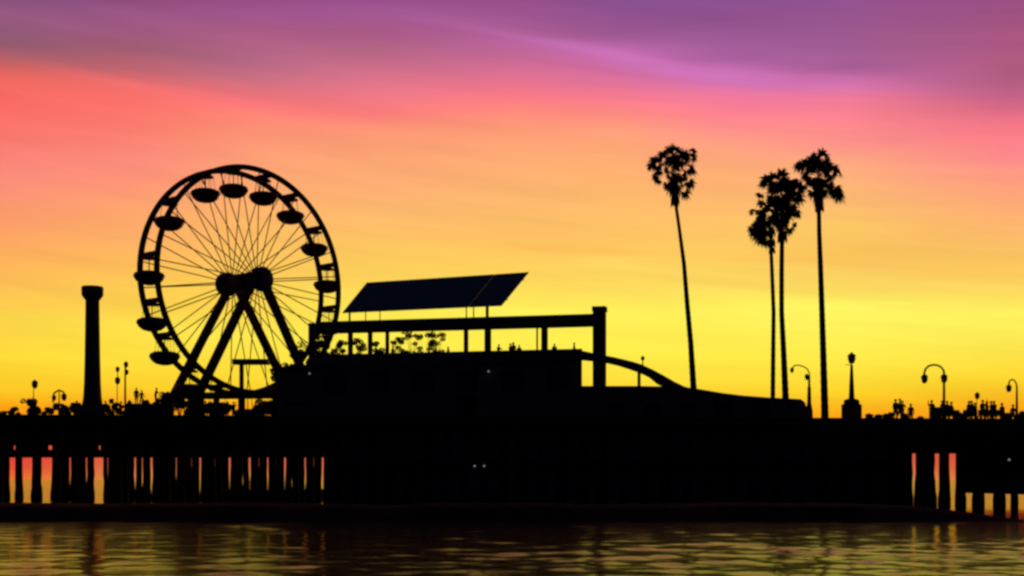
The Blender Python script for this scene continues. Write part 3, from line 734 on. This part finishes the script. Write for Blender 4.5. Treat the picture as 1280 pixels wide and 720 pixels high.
for px, D, vi, rz, lb in [
    (1119.5, 113.5, 0, .3, 'left person of the pair standing left of the large hook lamp'),
    (1124.5, 112.6, 1, 1.4, 'right, taller person of the pair left of the large hook lamp'),
    (1127.5, 115.5, 2, 2.6, 'person close behind the pair left of the large hook lamp'),
    (1138.5, 120, 0, 0, 'lone person standing just right of the pair on the deck'),
    (1164.5, 114, 3, 2.9, 'person with one arm raised, left of the large hook lamp post'),
    (1176, 114.5, 2, 1.0, 'person leaning forward just left of the large hook lamp post'),
    (1184, 114.5, 0, .4, 'person standing against the large hook lamp post'),
    (1189.5, 115.5, 1, 4.0, 'person walking right of the large hook lamp post'),
    (1210, 114, 2, .6, 'leftmost person of the group below the distant globe lamp'),
    (1214.5, 113.5, 0, 2.0, 'second person of the group below the distant globe lamp'),
    (1219, 116.5, 0, 1.0, 'short person right below the distant globe lamp'),
    (1228.5, 112, 3, .2, 'tallest person with an arm up, right of the distant globe lamp'),
    (1233.5, 114, 1, 1.7, 'person walking between the tall one and the pair'),
    (1239, 113.5, 0, .9, 'left person of the close pair near the right edge'),
    (1243.5, 113.0, 2, 3.4, 'right person of the close pair near the right edge'),
    (1252.5, 116, 0, 2.0, 'slim person alone between the close pair and the last hook lamp'),
    (1266, 118, 1, .5, 'person just left of the last hook lamp post')]:
    person(on_deck(px, D), vi, rz, lb, G1, 1.03)
def bench(px, D, w, label):
    b0 = on_deck(px, D); root = thing('park_bench', b0, label, 'bench', 'benches on the pier')
    part('seat', MB().box(b0+Vector((-w/2, -.45, .4)), b0+Vector((w/2, 0, .46))), M['timber'], root)
    part('backrest', MB().box(b0+Vector((-w/2, .02, .5)), b0+Vector((w/2, .08, .98))), M['timber'], root)
    for x in (-w*.42, w*.42): part('leg', MB().box(b0+Vector((x-.04, -.4, 0)), b0+Vector((x+.04, -.02, .398))), M['iron'], root); part('back_support', MB().box(b0+Vector((x-.03, .082, 0)), b0+Vector((x+.03, .13, .95))), M['iron'], root)
bench(1187, 113.3, 1.7, 'bench facing the water beneath the large hook lamp')
bench(1238, 111.7, 2.0, 'bench facing the water by the close pair near the right edge')
bench(1213, 112.4, 1.2, 'short bench below the distant globe lamp')
b0 = on_deck(1168, 113.2); r_ = thing('utility_cabinet', b0, 'flat-topped dark utility cabinet left of the large hook lamp post', 'cabinet')
part('body', MB().box(b0+Vector((-.36, -.25, 0)), b0+Vector((.36, .3, 1.12))), M['steel'], r_)
part('lid', MB().box(b0+Vector((-.4, -.29, 1.123)), b0+Vector((.4, .34, 1.18))), M['iron'], r_)
part('door', MB().box(b0+Vector((-.3, -.28, .12)), b0+Vector((.3, -.253, 1.0))), M['iron'], r_)
G2 = 'people on the left part of the pier'
def mound(px, D): return on_deck(px, D)
# a low viewing stand carries the people left of the wheel
ps = at(185, 505, 148.5); base = on_deck(185, 148.5)
vs_ = thing('viewing_stand', base, 'low dark viewing stand left of the ferris wheel with people on it', 'platform')
part('top', MB().box((ps.x-2.3, ps.y-1.2, ps.z-.3), (ps.x+2.3, ps.y+1.2, ps.z)), M['timber'], vs_)
part('skirt', MB().box((ps.x-2.2, ps.y-1.1, base.z-.35), (ps.x+2.2, ps.y+1.1, ps.z-.302)), M['timber'], vs_)
for px, vi, rz, lb in ((170.5, 0, .4, 'person standing at the left end of the viewing stand'), (194.5, 2, 2.2, 'person standing at the right end of the viewing stand'), (177, 1, 1, 'person walking in the middle of the viewing stand')):
    p = at(px, 505, 148.6 if px != 177 else 149.3); person(z_(p, ps.z), vi, rz, lb, G2, 1.02 if px != 177 else .9)
for px, D, vi, rz, lb in ((96, 147, 1, .6, 'person at the left foot of the column tower'), (132, 146, 0, 1, 'person among the shrubs right of the tower'), (150, 146.5, 2, 2, 'person beneath the pair of thin lamp posts'),
                          (207, 143, 0, .2, 'person in front of the leftmost platform post of the wheel'), (215, 142.5, 1, 2, 'person walking just left of the wheel supports'), (257, 142, 0, 1, 'left person under the wheel loading platform'),
                          (284, 142, 2, 3, 'middle person under the wheel loading platform'), (292, 142.5, 3, 0, 'person with a raised arm under the wheel loading platform'), (319, 142, 1, 1.2, 'right person under the wheel loading platform')):
    person(on_deck(px, D), vi, rz, lb, G2, 1.06)
G3 = 'people on the roof terrace'
for px, v, vi, rz, lb in [(623, 2.0, 2, .5, 'person on the terrace just right of the widest column'), (638, 2.4, 0, 1, 'tallest person mid-bay between the two right terrace columns'), (642, 1.5, 3, 2.6, 'person with an arm raised between the two right terrace columns'),
                          (649, 3.0, 1, 3, 'person walking on the terrace beside the tall one'), (693, 2.6, 0, 0, 'left person in the last terrace bay by the tower post'), (717.5, 2.0, 1, 1.5, 'right person in the last terrace bay by the tower post'),
                          (415, 2, 0, 1, 'person on the terrace near its left end among the plants'), (490, 1.8, 2, 1.2, 'person on the terrace left of the leafy tangle'), (560, 3, 1, 2.2, 'person on the terrace right of the leafy tangle')]:
    person(z_(bback(px, v), 14.1), vi, rz, lb, G3, 1.0 if px in (638, 642, 490) else .94)
p = f3(802, 455.5)+bv*1.6; person(p+Vector((0, 0, -.75)) if False else p, 1, -1.3, 'lone person walking down the curved ramp', 'people on the ramp', .8) if False else None

# ------------------------------------------------------------------ sky and light
W = bpy.data.worlds.new('World'); SC.world = W; W.use_nodes = True
nt = W.node_tree; N = nt.nodes; Lk = nt.links
bg = N['Background']; bg.inputs['Strength'].default_value = 1.0
tc = N.new('ShaderNodeTexCoord'); sx = N.new('ShaderNodeSeparateXYZ'); Lk.new(tc.outputs['Generated'], sx.inputs[0])
def mth(op, a, b=None, c=None, clamp=False):
    m = N.new('ShaderNodeMath'); m.operation = op; m.use_clamp = clamp
    for i, v in enumerate((a, b, c)):
        if v is None: continue
        if isinstance(v, (int, float)): m.inputs[i].default_value = v
        else: Lk.new(v, m.inputs[i])
    return m.outputs[0]
x, y, z = sx.outputs
az = mth('ARCTAN2', x, y)
hor = mth('SQRT', mth('ADD', mth('MULTIPLY', x, x), mth('MULTIPLY', y, y)))
te = mth('DIVIDE', z, mth('MAXIMUM', hor, .001))
cv = N.new('ShaderNodeCombineXYZ'); Lk.new(mth('MULTIPLY', az, 3.0), cv.inputs[0]); Lk.new(mth('MULTIPLY', mth('ADD', te, mth('MULTIPLY', az, .08)), 26), cv.inputs[1])
nz = N.new('ShaderNodeTexNoise'); nz.inputs['Scale'].default_value = 1.0; nz.inputs['Detail'].default_value = 3; Lk.new(cv.outputs[0], nz.inputs['Vector'])
wob = mth('MULTIPLY', mth('SUBTRACT', nz.outputs['Fac'], .5), .016)
te2 = mth('ADD', te, mth('MULTIPLY', wob, mth('MINIMUM', mth('MULTIPLY', mth('MAXIMUM', te, 0), 6), 1)))
TM = .5
low = [(440, 'ffea48'), (475, 'fee03c'), (500, 'fdc824'), (520, 'fda010')]
cols = {
 0: [(0, '86507a'), (18, '965880'), (38, '93597a'), (55, '90586e'), (72, 'b06068'), (86, 'd8645e'), (102, 'f2695e'), (130, 'fa6c62'), (165, 'fa766c'), (200, 'fa8076'), (240, 'fa8c78'), (290, 'fb9e66'), (335, 'fcb058'), (375, 'fcc450'), (400, 'fbd44a'), (450, 'fcd836'), (488, 'fcc822'), (508, 'fda010')],
 160: [(0, '8e4c7c'), (15, '9a5688'), (40, 'a05a80'), (65, 'a05c70'), (85, 'c0646e'), (102, 'f06e6c'), (125, 'fc7068'), (160, 'fb7a6c'), (200, 'fb8672'), (240, 'fb9474'), (290, 'fca868'), (335, 'fcb85a'), (375, 'fdcc50'), (410, 'fee048'), (450, 'fee03c'), (485, 'fdcc28'), (510, 'fda010')],
 320: [(0, '944a80'), (18, 'a0548c'), (48, 'ac5c82'), (76, 'b46684'), (98, 'cc7082'), (122, 'f8767a'), (145, 'fd8674'), (180, 'fd9a74'), (215, 'fda474'), (260, 'fdb06c'), (300, 'fdbc62'), (350, 'fdc858'), (385, 'fed850'), (420, 'ffe850'), (460, 'ffe03c'), (490, 'fdd028'), (512, 'fea010')],
 480: [(0, '984c88'), (15, '9e5490'), (45, 'ac5a88'), (70, 'b86684'), (90, 'd4708a'), (112, 'e87688'), (138, 'fd7e7c'), (158, 'fd9474'), (180, 'fda074'), (245, 'fcac74'), (290, 'fdbe68'), (330, 'fdca5c'), (360, 'fdd458'), (400, 'ffec54')]+low,
 640: [(0, '985088'), (20, '9f5490'), (40, 'ac5a90'), (55, 'b4629c'), (75, 'c86894'), (95, 'e47290'), (118, 'f87886'), (140, 'fe8a7a'), (165, 'fe9e76'), (200, 'fdaa74'), (250, 'fcb46e'), (290, 'fdbe66'), (330, 'fdc85e'), (370, 'fedc58'), (400, 'fff058')]+low,
 775: [(0, '8c5090'), (15, '905290'), (40, '98548e'), (58, 'b464a4'), (70, 'c468ac'), (82, 'cc6aa0'), (100, 'e07296'), (122, 'f87c8c'), (142, 'fe8a80'), (165, 'fea07a'), (190, 'feaa74'), (250, 'fdb66c'), (290, 'fdc066'), (312, 'fcc45e'), (332, 'fdd062'), (370, 'fedc5a'), (400, 'fff058')]+low,
 910: [(0, '8c5090'), (20, '90508c'), (48, '985894'), (66, 'a85e9e'), (82, 'c86cb4'), (94, 'd872b0'), (108, 'e878a4'), (125, 'f67a98'), (142, 'fb8090'), (162, 'fe908a'), (188, 'fea47e'), (230, 'feb072'), (280, 'fdbe68'), (320, 'fcca60'), (365, 'fcd65c'), (385, 'fee85a'), (398, 'fff25c')]+low,
 1060: [(0, '905090'), (15, '94528c'), (58, 'a05c90'), (82, 'b0629a'), (98, 'd872ac'), (110, 'e478a4'), (128, 'f47c98'), (150, 'fd848e'), (180, 'fe928a'), (210, 'fea680'), (240, 'fdb476'), (288, 'fcc664'), (325, 'fcc45c'), (345, 'fcd062'), (375, 'fddc5c'), (393, 'fff462'), (430, 'fff054'), (460, 'ffe640'), (490, 'ffd428'), (515, 'feb018')],
 1260: [(0, '984c80'), (30, 'a45480'), (60, 'ac5880'), (100, 'b45c7c'), (124, 'c86080'), (148, 'ee7288'), (172, 'fd7e88'), (205, 'fe888c'), (235, 'fe9c80'), (270, 'feae72'), (315, 'fdc066'), (335, 'fcc45e'), (365, 'fcd45e'), (388, 'fce45c'), (404, 'fef25e'), (440, 'fee448'), (475, 'fcd42c'), (500, 'fdb41c'), (520, 'fd9c10')]}
prev = None; pk_ = None
for px in sorted(cols):
    a = math.atan((px-640)/F); ca = math.cos(a)
    cr = N.new('ShaderNodeValToRGB'); Lk.new(mth('DIVIDE', te2, TM), cr.inputs[0]); e = cr.color_ramp.elements
    st = [((600-py)/F*ca/TM, lin(h)) for py, h in [(q0-9 if 195 < q0 < 405 else q0, q1) for q0, q1 in cols[px]]]
    hz = ('f07428', 'ec5030', 'ea3e38', 'f05030', 'fa7c1c') if px < 100 else (('d88a44', 'd87444', 'd4603c', 'e46a2c', 'fa8418') if px < 1200 else ('e07a38', 'dc5c38', 'd84838', 'e85c2c', 'fa8018'))
    st += [(.0, lin(hz[0])), (.007/TM, lin(hz[1])), (.016/TM, lin(hz[2])), (.026/TM, lin(hz[3])), (.036/TM, lin(hz[4])), (.41/TM, lin('70406e')), (.46/TM, lin('4a3058')), (1.0, lin('2a2038'))]
    st.sort(key=lambda s: s[0])
    e[0].position = st[0][0]; e[0].color = (*st[0][1], 1); e[1].position = st[-1][0]; e[1].color = (*st[-1][1], 1)
    for ppos, c in st[1:-1]:
        el = e.new(ppos); el.color = (*c, 1)
    if prev is None: prev = cr.outputs[0]
    else:
        mr = N.new('ShaderNodeMapRange')
        Lk.new(az, mr.inputs[0]); mr.inputs[1].default_value = pk_; mr.inputs[2].default_value = a
        mx = N.new('ShaderNodeMix'); mx.data_type = 'RGBA'; Lk.new(mr.outputs[0], mx.inputs[0]); Lk.new(prev, mx.inputs[6]); Lk.new(cr.outputs[0], mx.inputs[7]); prev = mx.outputs[2]
    pk_ = a
# cirrus: a thin lilac streak slanting down to the right, and faint long wisps
def streak(src, az0, t0, az1, t1, w, col, amt):
    sl2 = (t1-t0)/(az1-az0)
    lin_ = mth('ADD', mth('MULTIPLY', mth('SUBTRACT', az, az0), sl2), t0)
    d = mth('DIVIDE', mth('SUBTRACT', mth('ADD', te2, mth('MULTIPLY', wob, 1.2)), lin_), w)
    g1 = mth('POWER', 2.718, mth('MULTIPLY', mth('MULTIPLY', d, d), -1))
    c = (az0+az1)/2; e = mth('DIVIDE', mth('SUBTRACT', az, c), abs(az1-az0)*.55)
    g2 = mth('POWER', 2.718, mth('MULTIPLY', mth('MULTIPLY', e, e), -1))
    m = N.new('ShaderNodeMix'); m.data_type = 'RGBA'; Lk.new(mth('MULTIPLY', mth('MULTIPLY', g1, g2), amt), m.inputs[0]); Lk.new(src, m.inputs[6]); m.inputs[7].default_value = (*lin(col), 1)
    return m.outputs[2]
def AZ(px): return math.atan((px-640)/F)
def TE(px, py): return (600-py)/F*math.cos(AZ(px))
for (x0, y0, x1, y1, w_, c_, a_) in ((650, 50, 1080, 108, .0055, 'd074bc', .75), (500, 28, 800, 44, .008, 'a85c94', .4), (880, 55, 1280, 112, .012, '9c5890', .4),
                                     (560, 300, 900, 322, .0045, 'fdb850', .45), (950, 318, 1280, 338, .006, 'fbbe54', .5), (900, 345, 1280, 352, .004, 'fed866', .4), (30, 205, 300, 190, .012, 'fc8c84', .4), (0, 372, 260, 380, .005, 'fec84c', .4)):
    prev = streak(prev, AZ(x0), TE(x0, y0), AZ(x1), TE(x1, y1), w_, c_, a_)
cv2 = N.new('ShaderNodeCombineXYZ'); Lk.new(mth('MULTIPLY', az, 5.0), cv2.inputs[0]); Lk.new(mth('MULTIPLY', mth('ADD', te, mth('MULTIPLY', az, .12)), 75), cv2.inputs[1])
nz2 = N.new('ShaderNodeTexNoise'); nz2.inputs['Scale'].default_value = 1.0; nz2.inputs['Detail'].default_value = 5; nz2.inputs['Distortion'].default_value = .4; Lk.new(cv2.outputs[0], nz2.inputs['Vector'])
vm = N.new('ShaderNodeVectorMath'); vm.operation = 'SCALE'; Lk.new(prev, vm.inputs[0]); Lk.new(mth('ADD', mth('MULTIPLY', mth('SUBTRACT', nz2.outputs['Fac'], .5), .22), 1.0), vm.inputs['Scale']); prev = vm.outputs[0]
# glow fades away from the sunset side, and towards the zenith
fa = N.new('ShaderNodeMapRange'); fa.interpolation_type = 'SMOOTHSTEP'; Lk.new(mth('ABSOLUTE', az), fa.inputs[0])
fa.inputs[1].default_value = .45; fa.inputs[2].default_value = 1.5; fa.inputs[3].default_value = 1; fa.inputs[4].default_value = .0
fz = N.new('ShaderNodeMapRange'); fz.interpolation_type = 'SMOOTHSTEP'; Lk.new(te, fz.inputs[0])
fz.inputs[1].default_value = .42; fz.inputs[2].default_value = 1.2; fz.inputs[3].default_value = 1; fz.inputs[4].default_value = .0
mx = N.new('ShaderNodeMix'); mx.data_type = 'RGBA'; Lk.new(mth('MULTIPLY', fa.outputs[0], fz.outputs[0]), mx.inputs[0])
mx.inputs[6].default_value = (.004, .0055, .015, 1); Lk.new(prev, mx.inputs[7])
sky = N.new('ShaderNodeTexSky'); sky.sky_type = 'NISHITA'; sky.sun_disc = False; sky.sun_elevation = R(-2.5); sky.sun_rotation = R(6)
sc_ = N.new('ShaderNodeVectorMath'); sc_.operation = 'SCALE'; Lk.new(sky.outputs[0], sc_.inputs[0]); sc_.inputs['Scale'].default_value = .01
ad = N.new('ShaderNodeVectorMath'); ad.operation = 'ADD'; Lk.new(mx.outputs[2], ad.inputs[0]); Lk.new(sc_.outputs[0], ad.inputs[1])
Lk.new(ad.outputs[0], bg.inputs['Color'])
sl_ = bpy.data.lights.new('sun', 'SUN'); sl_.energy = .12; sl_.angle = R(3); sl_.color = (1, .62, .3)
so = bpy.data.objects.new('sun', sl_); COL.objects.link(so)
dirv = -Vector((math.sin(R(6)), math.cos(R(6)), math.tan(R(1.2)))); so.rotation_euler = dirv.to_track_quat('-Z', 'Y').to_euler()

# ------------------------------------------------------------------ camera
cam = bpy.data.cameras.new('camera'); co = bpy.data.objects.new('camera', cam); COL.objects.link(co)
co.location = (0, 0, CH); co.rotation_euler = (math.pi/2, 0, 0)
cam.sensor_width = 36; cam.lens = 36*F/1280; cam.shift_y = 240/1280
cam.clip_end = 60000; SC.camera = co
SC.view_settings.view_transform = 'Standard'; SC.view_settings.look = 'None'; SC.view_settings.exposure = 0; SC.view_settings.gamma = 1
SC.cycles.filter_width = 2.7
SC.cycles.use_denoising = True
